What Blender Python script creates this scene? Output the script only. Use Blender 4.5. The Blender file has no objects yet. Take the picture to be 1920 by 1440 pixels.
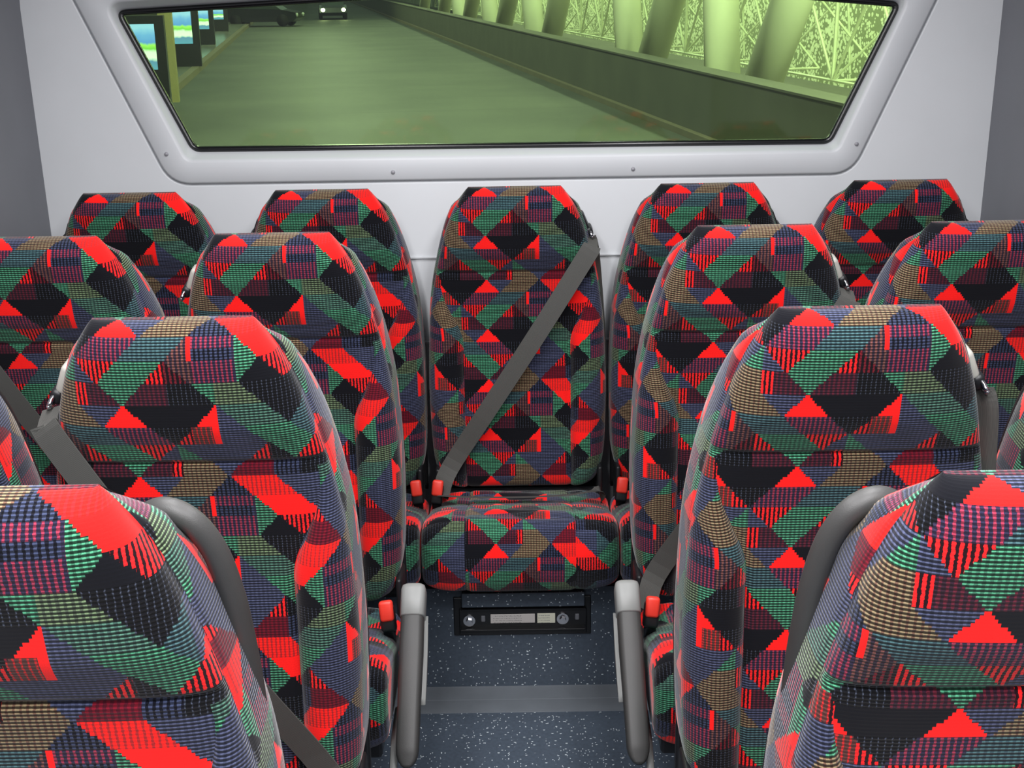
import bpy, bmesh, math, random
from mathutils import Vector, Matrix
random.seed(7)
PI = math.pi
S = bpy.context.scene
C = S.collection

# ------------------------------------------------------------------ camera
F = 2300.0
CAM = Vector((0.0, 0.0, 1.58))
PITCH = math.radians(16.08); YAW = math.radians(0.27); ROLL = math.radians(1.0)
cd = bpy.data.cameras.new('camera'); co = bpy.data.objects.new('camera', cd); C.objects.link(co)
cd.sensor_width = 36; cd.lens = F/1920*36; cd.clip_end = 600; cd.clip_start = 0.02
R = Matrix.Rotation(YAW, 3, 'Z') @ Matrix.Rotation(PI/2-PITCH, 3, 'X') @ Matrix.Rotation(-ROLL, 3, 'Z')
co.matrix_world = Matrix.Translation(CAM) @ R.to_4x4()
S.camera = co

def ray(px, py):
    return (R @ Vector(((px-960)/F, -(py-720)/F, -1))).normalized()
def on_y(px, py, Y):
    d = ray(px, py); k = (Y-CAM.y)/d.y
    return CAM + d*k

# ------------------------------------------------------------------ materials
def lin(c):
    return tuple(((v/255)/12.92 if v/255 <= .04045 else ((v/255+.055)/1.055)**2.4) for v in c) + (1,)
def mat(name, col, rough=.6, metal=0, emit=None, estr=1, noise=0, nscale=30, bump=0, bscale=200, coat=0, spec=None):
    m = bpy.data.materials.new(name); m.use_nodes = True
    nt = m.node_tree; p = nt.nodes['Principled BSDF']
    c = lin(col)
    p.inputs['Base Color'].default_value = c
    p.inputs['Roughness'].default_value = rough
    p.inputs['Metallic'].default_value = metal
    if spec is not None: p.inputs['Specular IOR Level'].default_value = spec
    if coat: p.inputs['Coat Weight'].default_value = coat
    if emit:
        p.inputs['Emission Color'].default_value = lin(emit); p.inputs['Emission Strength'].default_value = estr
    tc = nt.nodes.new('ShaderNodeTexCoord')
    if noise:
        n = nt.nodes.new('ShaderNodeTexNoise'); n.inputs['Scale'].default_value = nscale; n.inputs['Detail'].default_value = 5
        nt.links.new(tc.outputs['Object'], n.inputs['Vector'])
        mr = nt.nodes.new('ShaderNodeMapRange'); mr.inputs['From Min'].default_value = .3; mr.inputs['From Max'].default_value = .7
        mr.inputs['To Min'].default_value = 1-noise; mr.inputs['To Max'].default_value = 1+noise
        nt.links.new(n.outputs['Fac'], mr.inputs['Value'])
        vm = nt.nodes.new('ShaderNodeVectorMath'); vm.operation = 'SCALE'; vm.inputs[0].default_value = c[:3]
        nt.links.new(mr.outputs[0], vm.inputs['Scale']); nt.links.new(vm.outputs[0], p.inputs['Base Color'])
    if bump:
        n2 = nt.nodes.new('ShaderNodeTexNoise'); n2.inputs['Scale'].default_value = bscale; n2.inputs['Detail'].default_value = 3
        nt.links.new(tc.outputs['Object'], n2.inputs['Vector'])
        b = nt.nodes.new('ShaderNodeBump'); b.inputs['Strength'].default_value = bump; b.inputs['Distance'].default_value = .002
        nt.links.new(n2.outputs['Fac'], b.inputs['Height']); nt.links.new(b.outputs[0], p.inputs['Normal'])
    return m

UNIT = 0.0622; UNITY = 0.0646            # lattice unit of the cloth pattern in metres
def cloth_material():
    m = bpy.data.materials.new('patterned_moquette'); m.use_nodes = True
    nt = m.node_tree; N = nt.nodes; L = nt.links; p = N['Principled BSDF']
    def M(op, a, b=None, c=None):
        n = N.new('ShaderNodeMath'); n.operation = op
        for i, v in enumerate((a, b, c)):
            if v is None: continue
            if isinstance(v, (int, float)): n.inputs[i].default_value = v
            else: L.new(v, n.inputs[i])
        return n.outputs[0]
    uv = N.new('ShaderNodeUVMap'); uv.uv_map = 'cloth'
    sep = N.new('ShaderNodeSeparateXYZ'); L.new(uv.outputs[0], sep.inputs[0])
    x0 = M('DIVIDE', sep.outputs[0], UNIT); y0 = M('DIVIDE', sep.outputs[1], UNITY)
    QX, QY = 20.0, 16.0
    x = M('DIVIDE', M('ADD', M('FLOOR', M('MULTIPLY', x0, QX)), .5), QX)
    y = M('DIVIDE', M('ADD', M('FLOOR', M('MULTIPLY', y0, QY)), .5), QY)
    k = M('FLOOR', M('DIVIDE', y, 2))
    r = M('SUBTRACT', y, M('MULTIPLY', k, 2))
    sg = M('SUBTRACT', 1, M('MULTIPLY', M('FLOORED_MODULO', k, 2), 2))
    xp = M('WRAP', M('MULTIPLY', x, sg), 4, -4)
    a = M('SUBTRACT', xp, r); b = M('ADD', xp, r)
    T = dict(N=0, R=1, K=2, RS=3, KS=4, NK=5, BG=6, TG=7, T=8, G=9, P=10, BP=11, MB=12, MS=13, M=14, DM=15, RL=16, GB=17)
    bands = [
      ['N', 'b-3RL', 'b-2NK', 'a-2BG', 'a-1N', 'b0R', 'a0K', 'b2R', 'x2N', 'a2TG', 'a3KS', 'b4T'],
      ['N', 'b-3R', 'b-2G', 'x-2.5P', 'x-1.6R', 'x-1.5BP', 'a-2T', 'a-1P', 'a0KS', 'b2RS', 'x1.4MB', 'x1.85R', 'x2N', 'a2G', 'a3T'],
      ['N', 'b-3RS', 'b-2K', 'a-4G', 'x-2.5P', 'x-1.6BP', 'b0MS', 'x-1RS', 'a-2G', 'a-1RS', 'b2N', 'x1G', 'a0N', 'b4RS', 'x3KS', 'a2G', 'b5RS'],
      ['KS', 'b-1GB', 'x-2G', 'b0KS', 'x-1M', 'a-2G', 'b2M', 'x0.75RS', 'x1BG', 'a0N', 'b4DM', 'x3NK', 'x3.6KS'],
    ]
    import re
    q = {'a': a, 'b': b, 'x': xp}
    outs = []
    for band in bands:
        acc = None; prev = T[band[0]]
        for e in band[1:]:
            g = re.match(r'([abx])(-?[\d.]+)([A-Z]+)', e)
            t = T[g.group(3)]
            cmp_ = M('GREATER_THAN', q[g.group(1)], float(g.group(2))+1e-4)
            acc = M('MULTIPLY_ADD', cmp_, float(t-prev), float(T[band[0]]) if acc is None else acc)
            prev = t
        outs.append(acc)
    idx = outs[0]
    for i, th in enumerate((.5, 1.0, 1.5)):
        g = M('GREATER_THAN', r, th)
        mx = N.new('ShaderNodeMix'); mx.data_type = 'FLOAT'
        L.new(g, mx.inputs[0]); L.new(idx, mx.inputs[2]); L.new(outs[i+1], mx.inputs[3]); idx = mx.outputs[0]
    # narrow navy bar through the pink rectangle
    bar = M('MULTIPLY', M('MULTIPLY', M('GREATER_THAN', r, .72), M('LESS_THAN', r, .99)),
            M('MULTIPLY', M('GREATER_THAN', xp, -2.45), M('LESS_THAN', xp, -1.6)))
    mx = N.new('ShaderNodeMix'); mx.data_type = 'FLOAT'; L.new(bar, mx.inputs[0]); L.new(idx, mx.inputs[2]); mx.inputs[3].default_value = T['NK']; idx = mx.outputs[0]
    f = M('DIVIDE', M('ADD', idx, .5), 18.0)
    # type: thread colour, ground colour, stripe duty, rib depth
    tab = {
     'N': ((84,90,120), (66,72,98), .5, .86), 'R': ((255,28,26), (255,28,26), 1, .04), 'K': ((13,14,20), (13,14,20), 1, .1),
     'RS': ((245,34,36), (30,10,16), .52, .2), 'KS': ((64,70,84), (14,15,21), .2, .8), 'NK': ((62,70,98), (18,20,34), .55, .75),
     'BG': ((146,128,98), (112,84,68), .6, .9), 'TG': ((92,140,120), (66,100,90), .5, .92), 'T': ((82,118,122), (60,88,96), .5, .9),
     'G': ((86,168,128), (62,122,94), .5, .92), 'P': ((158,54,78), (46,42,66), .42, .6), 'BP': ((128,80,74), (52,42,56), .45, .7),
     'MB': ((205,40,42), (92,54,50), .3, .5), 'MS': ((116,28,40), (18,13,20), .4, .35), 'M': ((100,34,50), (52,30,44), .45, .65),
     'GB': ((122,146,108), (82,96,76), .55, .92), 'DM': ((118,20,38), (84,20,36), .5, .5), 'RL': ((255,32,28), (176,36,38), .62, .2)}
    def ramp(fn):
        cr = N.new('ShaderNodeValToRGB'); cr.color_ramp.interpolation = 'CONSTANT'
        inv = sorted(T.items(), key=lambda z: z[1])
        els = cr.color_ramp.elements
        els[0].position = 0; els[0].color = fn(tab['N'])
        els.remove(els[1])
        for nme, i in inv[1:]:
            e = els.new(i/18.0); e.color = fn(tab[nme])
        L.new(f, cr.inputs[0]); return cr.outputs[0]
    cA = ramp(lambda t: lin(t[0])); cB = ramp(lambda t: lin(t[1])); pr = ramp(lambda t: (t[2], t[3], 0, 1))
    ps = N.new('ShaderNodeSeparateColor'); L.new(pr, ps.inputs[0])
    # slight wobble of the stripes
    nz = N.new('ShaderNodeTexNoise'); nz.inputs['Scale'].default_value = 260; nz.inputs['Detail'].default_value = 2
    L.new(uv.outputs[0], nz.inputs['Vector'])
    fx = M('FRACT', M('ADD', M('MULTIPLY', x0, 10), M('MULTIPLY', M('SUBTRACT', nz.outputs['Fac'], .5), .5)))
    sm = M('LESS_THAN', fx, ps.outputs[0])
    mc = N.new('ShaderNodeMix'); mc.data_type = 'RGBA'; L.new(sm, mc.inputs[0]); L.new(cB, mc.inputs[6]); L.new(cA, mc.inputs[7])
    ribp = M('FRACT', M('MULTIPLY', y0, QY))
    ribw = M('SUBTRACT', 1, M('ABSOLUTE', M('SUBTRACT', M('MULTIPLY', ribp, 2), 1)))     # 0 at the gap, 1 on the rib
    mr = N.new('ShaderNodeMapRange'); mr.interpolation_type = 'SMOOTHSTEP'
    mr.inputs['From Min'].default_value = .38; mr.inputs['From Max'].default_value = .80
    L.new(M('ADD', ribw, M('MULTIPLY', M('SUBTRACT', nz.outputs['Fac'], .5), .5)), mr.inputs['Value'])
    gap = M('SUBTRACT', 1, mr.outputs[0])
    dk = M('SUBTRACT', 1, M('MULTIPLY', gap, ps.outputs[1]))
    nz2 = N.new('ShaderNodeTexNoise'); nz2.inputs['Scale'].default_value = 900; nz2.inputs['Detail'].default_value = 1
    L.new(uv.outputs[0], nz2.inputs['Vector'])
    br = M('MULTIPLY', dk, M('ADD', .72, M('MULTIPLY', nz2.outputs['Fac'], .56)))
    sc = N.new('ShaderNodeVectorMath'); sc.operation = 'SCALE'; L.new(mc.outputs[2], sc.inputs[0]); L.new(br, sc.inputs['Scale'])
    L.new(sc.outputs[0], p.inputs['Base Color'])
    bp = N.new('ShaderNodeBump'); bp.inputs['Strength'].default_value = .5; bp.inputs['Distance'].default_value = .0015
    L.new(M('MULTIPLY', mr.outputs[0], ps.outputs[1]), bp.inputs['Height'])
    nz3 = N.new('ShaderNodeTexNoise'); nz3.inputs['Scale'].default_value = 9; nz3.inputs['Detail'].default_value = 2
    L.new(uv.outputs[0], nz3.inputs['Vector'])
    bp2 = N.new('ShaderNodeBump'); bp2.inputs['Strength'].default_value = .35; bp2.inputs['Distance'].default_value = .012
    L.new(nz3.outputs['Fac'], bp2.inputs['Height']); L.new(bp2.outputs[0], bp.inputs['Normal'])
    L.new(bp.outputs[0], p.inputs['Normal'])
    p.inputs['Roughness'].default_value = .95; p.inputs['Specular IOR Level'].default_value = .15
    p.inputs['Sheen Weight'].default_value = .25; p.inputs['Sheen Roughness'].default_value = .4
    return m

def vinyl_material(name, base, flake=(205,215,220)):
    m = bpy.data.materials.new(name); m.use_nodes = True
    nt = m.node_tree; N = nt.nodes; L = nt.links; p = N['Principled BSDF']
    tc = N.new('ShaderNodeTexCoord')
    prev = None
    for sx, sy, sc, th, rad, rot in ((1, 2.2, 60, .68, .17, .4), (2.4, 1, 75, .74, .16, -.5), (1, 1, 150, .80, .22, 0)):
        mp = N.new('ShaderNodeMapping'); mp.inputs['Scale'].default_value = (sx, sy, sy); mp.inputs['Rotation'].default_value = (0, 0, rot)
        L.new(tc.outputs['Object'], mp.inputs['Vector'])
        v = N.new('ShaderNodeTexVoronoi'); v.inputs['Scale'].default_value = sc; L.new(mp.outputs[0], v.inputs['Vector'])
        c = N.new('ShaderNodeSeparateColor'); L.new(v.outputs['Color'], c.inputs[0])
        g = N.new('ShaderNodeMath'); g.operation = 'GREATER_THAN'; L.new(c.outputs[0], g.inputs[0]); g.inputs[1].default_value = th
        l = N.new('ShaderNodeMath'); l.operation = 'LESS_THAN'; L.new(v.outputs['Distance'], l.inputs[0]); l.inputs[1].default_value = rad
        q = N.new('ShaderNodeMath'); q.operation = 'MULTIPLY'; L.new(g.outputs[0], q.inputs[0]); L.new(l.outputs[0], q.inputs[1])
        if prev is None: prev = q.outputs[0]
        else:
            s_ = N.new('ShaderNodeMath'); s_.operation = 'MAXIMUM'; L.new(prev, s_.inputs[0]); L.new(q.outputs[0], s_.inputs[1]); prev = s_.outputs[0]
    nz = N.new('ShaderNodeTexNoise'); nz.inputs['Scale'].default_value = 120; nz.inputs['Detail'].default_value = 4; L.new(tc.outputs['Object'], nz.inputs['Vector'])
    mb = N.new('ShaderNodeMix'); mb.data_type = 'RGBA'; L.new(nz.outputs['Fac'], mb.inputs[0])
    mb.inputs[6].default_value = lin([c*.82 for c in base]); mb.inputs[7].default_value = lin([min(255, c*1.18) for c in base])
    mx = N.new('ShaderNodeMix'); mx.data_type = 'RGBA'; L.new(prev, mx.inputs[0]); L.new(mb.outputs[2], mx.inputs[6]); mx.inputs[7].default_value = lin(flake)
    L.new(mx.outputs[2], p.inputs['Base Color']); p.inputs['Roughness'].default_value = .45
    return m

CLOTH = cloth_material()
VINYL = vinyl_material('speckled_vinyl', (66,76,88))
WALLP = mat('white_panel_plastic', (200,203,206), .42, noise=.02, nscale=6, bump=.04, bscale=700)
GREYP = mat('grey_side_panel', (112,114,120), .6, noise=.05, nscale=5)
COVE = mat('grey_cove_strip', (104,110,116), .4, noise=.06, nscale=20)
BLACKP = mat('black_seat_shell_plastic', (24,25,28), .45, noise=.08, nscale=30)
DKGREY = mat('dark_grey_armrest_rubber', (56,56,55), .5, noise=.05, nscale=25, bump=.1, bscale=900)
LTGREY = mat('light_grey_plastic', (134,136,134), .45, noise=.03, nscale=25)
GUIDE = mat('pale_belt_guide_plastic', (184,183,174), .45, noise=.03, nscale=25)
CHROME = mat('chrome', (205,205,208), .18, 1, noise=.02)
STEEL = mat('black_painted_steel', (20,21,24), .35, noise=.1, nscale=20)
REDP = mat('red_buckle_plastic', (236,62,48), .4, noise=.03)
RUBBER = mat('black_window_rubber', (14,15,17), .25, noise=.1)
SCREWM = mat('screw_cap_plastic', (150,150,156), .4, noise=.03)

def belt_material():
    m = mat('grey_belt_webbing', (92,92,88), .75)
    nt = m.node_tree; N = nt.nodes; L = nt.links; p = N['Principled BSDF']
    uv = N.new('ShaderNodeUVMap'); uv.uv_map = 'cloth'
    w = N.new('ShaderNodeTexWave'); w.inputs['Scale'].default_value = 150; w.bands_direction = 'X'; L.new(uv.outputs[0], w.inputs['Vector'])
    b = N.new('ShaderNodeBump'); b.inputs['Strength'].default_value = .25; b.inputs['Distance'].default_value = .0008
    L.new(w.outputs['Fac'], b.inputs['Height']); L.new(b.outputs[0], p.inputs['Normal'])
    cr = N.new('ShaderNodeMix'); cr.data_type = 'RGBA'; L.new(w.outputs['Fac'], cr.inputs[0])
    cr.inputs[6].default_value = lin((60,60,58)); cr.inputs[7].default_value = lin((86,86,82)); L.new(cr.outputs[2], p.inputs['Base Color'])
    return m
BELT = belt_material()

# ------------------------------------------------------------------ mesh helpers
def link(name, me, parent=None, mats=()):
    for m in mats: me.materials.append(m)
    o = bpy.data.objects.new(name, me); C.objects.link(o)
    if parent: o.parent = parent
    return o
def from_bm(name, bm, m, parent=None, smooth=True, normals=True):
    if normals: bmesh.ops.recalc_face_normals(bm, faces=bm.faces)
    me = bpy.data.meshes.new(name); bm.to_mesh(me); bm.free()
    if smooth:
        for p in me.polygons: p.use_smooth = True
    return link(name, me, parent, [m] if not isinstance(m, (list, tuple)) else m)
def box(bm, c, s, rot=None, bev=0, seg=2):
    r = bmesh.ops.create_cube(bm, size=1)
    vs = r['verts']
    for v in vs: v.co = Vector((v.co.x*s[0], v.co.y*s[1], v.co.z*s[2]))
    if bev:
        es = list({e for v in vs for e in v.link_edges})
        rb = bmesh.ops.bevel(bm, geom=es, offset=bev, segments=seg, profile=.5, affect='EDGES')
        vs = list({v for f in rb['faces'] for v in f.verts} | {v for v in vs if v.is_valid})
    for v in vs:
        if rot: v.co = rot @ v.co
        v.co += Vector(c)
    return vs
def cyl(bm, p0, p1, r0, r1=None, n=16, caps=True):
    r1 = r0 if r1 is None else r1
    p0 = Vector(p0); p1 = Vector(p1); d = (p1-p0).normalized()
    a = d.orthogonal().normalized(); b = d.cross(a)
    A = [bm.verts.new(p0+(a*math.cos(2*PI*i/n)+b*math.sin(2*PI*i/n))*r0) for i in range(n)]
    B = [bm.verts.new(p1+(a*math.cos(2*PI*i/n)+b*math.sin(2*PI*i/n))*r1) for i in range(n)]
    for i in range(n): bm.faces.new((A[i], A[(i+1) % n], B[(i+1) % n], B[i]))
    if caps: bm.faces.new(A); bm.faces.new(B)
def tube(bm, pts, rx, ry=None, n=10, up=Vector((0, 0, 1))):
    ry = ry or rx; rings = []
    pts = [Vector(p) for p in pts]
    for i, p in enumerate(pts):
        t = (pts[min(i+1, len(pts)-1)]-pts[max(i-1, 0)]).normalized()
        a = t.cross(up)
        if a.length < 1e-3: a = t.orthogonal()
        a.normalize(); b = t.cross(a).normalized()
        k = rx(i/(len(pts)-1)) if callable(rx) else rx
        kk = ry(i/(len(pts)-1)) if callable(ry) else ry
        rings.append([bm.verts.new(p+a*math.cos(2*PI*j/n)*k+b*math.sin(2*PI*j/n)*kk) for j in range(n)])
    for i in range(len(rings)-1):
        for j in range(n): bm.faces.new((rings[i][j], rings[i][(j+1) % n], rings[i+1][(j+1) % n], rings[i+1][j]))
    bm.faces.new(rings[0]); bm.faces.new(rings[-1])
def spline(pts, n):
    pts = [Vector(p) for p in pts]; out = []
    P = [pts[0]*2-pts[1]]+pts+[pts[-1]*2-pts[-2]]
    for i in range(1, len(P)-2):
        for k in range(n):
            t = k/n; a, b, c, d = P[i-1], P[i], P[i+1], P[i+2]
            out.append(.5*((2*b)+(-a+c)*t+(2*a-5*b+4*c-d)*t*t+(-a+3*b-3*c+d)*t**3))
    out.append(pts[-1]); return out
def interp(tab, t):
    if t <= tab[0][0]: return tab[0][1]
    for (a, va), (b, vb) in zip(tab, tab[1:]):
        if t <= b:
            return va+(vb-va)*(t-a)/(b-a)
    return tab[-1][1]
def sstep(a, b, x):
    t = max(0, min(1, (x-a)/(b-a))); return t*t*(3-2*t)
def tag(o, label, cat, group=None):
    o['label'] = label; o['category'] = cat
    if group: o['group'] = group
    return o
def empty(name, loc=(0, 0, 0)):
    o = bpy.data.objects.new(name, None); C.objects.link(o); o.location = loc; o.empty_display_size = .1; return o
def struct(o): o['kind'] = 'structure'; return o

# ------------------------------------------------------------------ seat
TOPZ = 1.224
BACKLEN = .785
def smooth_tab(tab):
    ps = spline([Vector((a, b, 0)) for a, b in tab], 8)
    return [(p.x, p.y) for p in ps]
WTAB = smooth_tab([(0, .106), (.013, .117), (.047, .1385), (.085, .155), (.1205, .1665), (.188, .183), (.255, .1965), (.337, .2085), (.447, .2145), (.544, .216), (.67, .212), (.73, .203), (.765, .186), (.785, .150)])
def wid(t): return interp(WTAB, t)
def lean(t): return math.radians(-10 + 11*sstep(.22, .52, t))
_path = [(0.0, 0.0)]
_N = 900
for _i in range(_N):
    _t = (_i+.5)*.9/_N; _r = lean(_t)
    _path.append((_path[-1][0]-math.sin(_r)*.9/_N, _path[-1][1]-math.cos(_r)*.9/_N))
def dn(t): r = lean(t); return Vector((0, -math.sin(r), -math.cos(r)))
def fn(t): r = lean(t); return Vector((0, -math.cos(r), math.sin(r)))
DN = dn(.1); FN = fn(.1)
def BP(x, t, h):      # seat-local point of the backrest frame; origin = floor below the top front edge
    f = max(0, min(.8999, t))/.9*_N; i = int(f); k = f-i
    y = _path[i][0]*(1-k)+_path[i+1][0]*k; z = _path[i][1]*(1-k)+_path[i+1][1]*k
    e = min(0, t)
    return Vector((x, y, TOPZ+z)) + fn(t)*h + dn(t)*e
SEAM = .2075
def xs_at(t):
    w = wid(t)
    if t < SEAM+.01: return w*.93
    return w*.93 + (.129-w*.93)*sstep(SEAM+.01, .40, t)
def face_h(x, t):
    w = wid(t); u = min(1, abs(x)/w)
    roll = max(0, 1-u**5)**(1/3.2)
    top = (1-(1-min(1, t/.035))**3)**(1/2.5) if t < .035 else 1
    bot = (1-(1-min(1, max(0, (BACKLEN-t))/.06))**3)**(1/2.5) if t > BACKLEN-.06 else 1
    h = .030
    h += .020*sstep(-.02, .05, t)*(1-sstep(.14, SEAM, t))*(1-.35*u*u)      # head cushion
    # lower: hollow centre and bolsters
    xs = xs_at(t); g = sstep(SEAM+.01, .38, t)
    h += .006*math.exp(-((t-.52)/.12)**2)*(1-u*u)
    if t > SEAM:
        if abs(x) > xs: h += .030*g*math.sin(PI*min(1, max(0, (abs(x)-xs)/max(1e-4, (w-xs))))*.9)**.7
    h *= roll*top*bot
    h -= .007*math.exp(-((t-SEAM)/.0035)**2)*roll
    h -= .0015*(math.exp(-((t-.075)/.003)**2))*roll
    if t > SEAM+.05: h -= .006*g*math.exp(-((abs(x)-xs)/.0035)**2)*roll
    return h
PX0, PT0 = -.0693, .1075
def make_backrest():
    bm = bmesh.new(); uvl = bm.loops.layers.uv.new('cloth')
    ts = sorted(set([0, .002, .006, .011, .018, .026, .035] + [.035+i*(BACKLEN-.035-.05)/62 for i in range(63)] + [SEAM-.006, SEAM-.003, SEAM, SEAM+.003, SEAM+.006, SEAM+.0099]
                    + [BACKLEN-.05, BACKLEN-.04, BACKLEN-.03, BACKLEN-.02, BACKLEN-.012, BACKLEN-.006, BACKLEN-.002, BACKLEN]))
    us_side = [0, .03, .08, .16, .28, .42, .56, .70, .82, .90, .95, .98, .995, 1]
    NC = 26
    rows = []; uvs = []
    va = 0; prev = None
    for t in ts:
        w = wid(t); xs = xs_at(t)
        X = [-(xs+(w-xs)*s) for s in reversed(us_side)] + [xs*(-1+2*i/NC) for i in range(1, NC)] + [xs+(w-xs)*s for s in us_side]
        P = [BP(x, t, face_h(x, t)) for x in X]
        mid = len(P)//2
        if prev is not None: va += (P[mid]-prev).length
        else: va = 0
        prev = P[mid]
        arc = [0]*len(P)
        for i in range(mid+1, len(P)): arc[i] = arc[i-1]+(P[i]-P[i-1]).length
        for i in range(mid-1, -1, -1): arc[i] = arc[i+1]-(P[i]-P[i+1]).length
        rows.append([bm.verts.new(p) for p in P]); uvs.append([(a, va) for a in arc])
        if abs(t-.035) < 1e-6: v035 = va
    off = 0.035-v035
    ns = len(us_side); L_ = len(rows[0])
    def main_uv(a, v): return (a-PX0, v+off-PT0)
    def bol_uv(a, v, side, t):
        if side > 0: return (3*UNIT-(a-.160), v+off-.536+UNITY)
        return (UNIT-(a+.158), v+off-.517+UNITY)
    for i in range(len(ts)-1):
        for j in range(L_-1):
            f = bm.faces.new((rows[i][j], rows[i+1][j], rows[i+1][j+1], rows[i][j+1]))
            side = 0
            if ts[i] >= SEAM+.0098:
                if j+1 <= ns-1: side = -1
                elif j >= L_-ns: side = 1
            for lp, (ii, jj) in zip(f.loops, ((i, j), (i+1, j), (i+1, j+1), (i, j+1))):
                a, v = uvs[ii][jj]
                lp[uvl].uv = main_uv(a, v) if side == 0 else bol_uv(a, v, side, ts[ii])
    # gusset: walks the outline
    outl = [rows[i][0] for i in range(len(ts)-1, -1, -1)] + rows[0][1:-1] + [rows[i][-1] for i in range(len(ts))]
    pts = [v.co.copy() for v in outl]
    tt = [ts[i] for i in range(len(ts)-1, -1, -1)] + [0]*(len(rows[0])-2) + list(ts)
    n = len(pts); prof = [(0, 0), (.004, .0025), (.012, .0045), (.035, .0055), (.06, .005), (.082, .001), (.092, -.006), (.096, -.014)]
    arc = [0]
    for i in range(1, n): arc.append(arc[-1]+(pts[i]-pts[i-1]).length)
    cols = []
    for i in range(n):
        tg = (pts[min(n-1, i+2)]-pts[max(0, i-2)]); FN_ = fn(tt[i]); tg -= FN_*tg.dot(FN_); tg.normalize()
        bulge = 1-.85*sstep(.25, .40, tt[i])
        topk = 1-sstep(-.01, .06, tt[i]); thk = .42+.58*sstep(.0, .20, tt[i])
        o = tg.cross(FN_).normalized()
        if o.dot(pts[i]-BP(0, .35, 0)) < 0: o = -o
        cols.append([outl[i]] + [bm.verts.new(pts[i]-FN_*d*thk+o*((q*bulge if q > 0 else q)*(1-topk) - topk*.9*d*thk)) for d, q in prof[1:]])
    for i in range(n-1):
        for j in range(len(prof)-1):
            f = bm.faces.new((cols[i][j], cols[i][j+1], cols[i+1][j+1], cols[i+1][j]))
            for lp, (ii, jj) in zip(f.loops, ((i, j), (i, j+1), (i+1, j+1), (i+1, j))):
                lp[uvl].uv = (prof[jj][0]-.175, arc[ii]+.035)
    me = bpy.data.meshes.new('backrest')
    bmesh.ops.recalc_face_normals(bm, faces=bm.faces)
    bm.to_mesh(me); bm.free()
    for p in me.polygons: p.use_smooth = True
    me.materials.append(CLOTH)
    return me
def make_shell():
    bm = bmesh.new()
    ts = [.075+i*(.82-.075)/40 for i in range(41)]
    def wsh(t): return (wid(min(t, .70))*1.0 - .006 + .0055*sstep(.25, .5, t)) * (.80+.20*sstep(.07, .13, t))
    L_ = 17; front = []; back = []
    for t in ts:
        w = wsh(t); fr = []; bk = []
        for j in range(L_):
            u = -1+2*j/(L_-1); x = w*math.sin(u*PI/2)
            r = (1-abs(math.sin(u*PI/2))**6)**(1/3)
            e = min(1, (t-.07)/.04)
            dk = .42+.58*sstep(.0, .20, t)
            fr.append(bm.verts.new(BP(x, t, -.078*dk)))
            bk.append(bm.verts.new(BP(x, t, -.098*dk-.018*r*e)))
        front.append(fr); back.append(bk)
    for i in range(len(ts)-1):
        for j in range(L_-1):
            bm.faces.new((front[i][j], front[i][j+1], front[i+1][j+1], front[i+1][j]))
            bm.faces.new((back[i][j], back[i+1][j], back[i+1][j+1], back[i][j+1]))
        for j in (0, L_-1):
            bm.faces.new((front[i][j], back[i][j], back[i+1][j], front[i+1][j]))
    for i in (0, len(ts)-1):
        for j in range(L_-1): bm.faces.new((front[i][j], front[i][j+1], back[i][j+1], back[i][j]))
    me = bpy.data.meshes.new('back_shell'); bmesh.ops.recalc_face_normals(bm, faces=bm.faces)
    bm.to_mesh(me); bm.free()
    for p in me.polygons: p.use_smooth = True
    me.materials.append(BLACKP); return me
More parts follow.
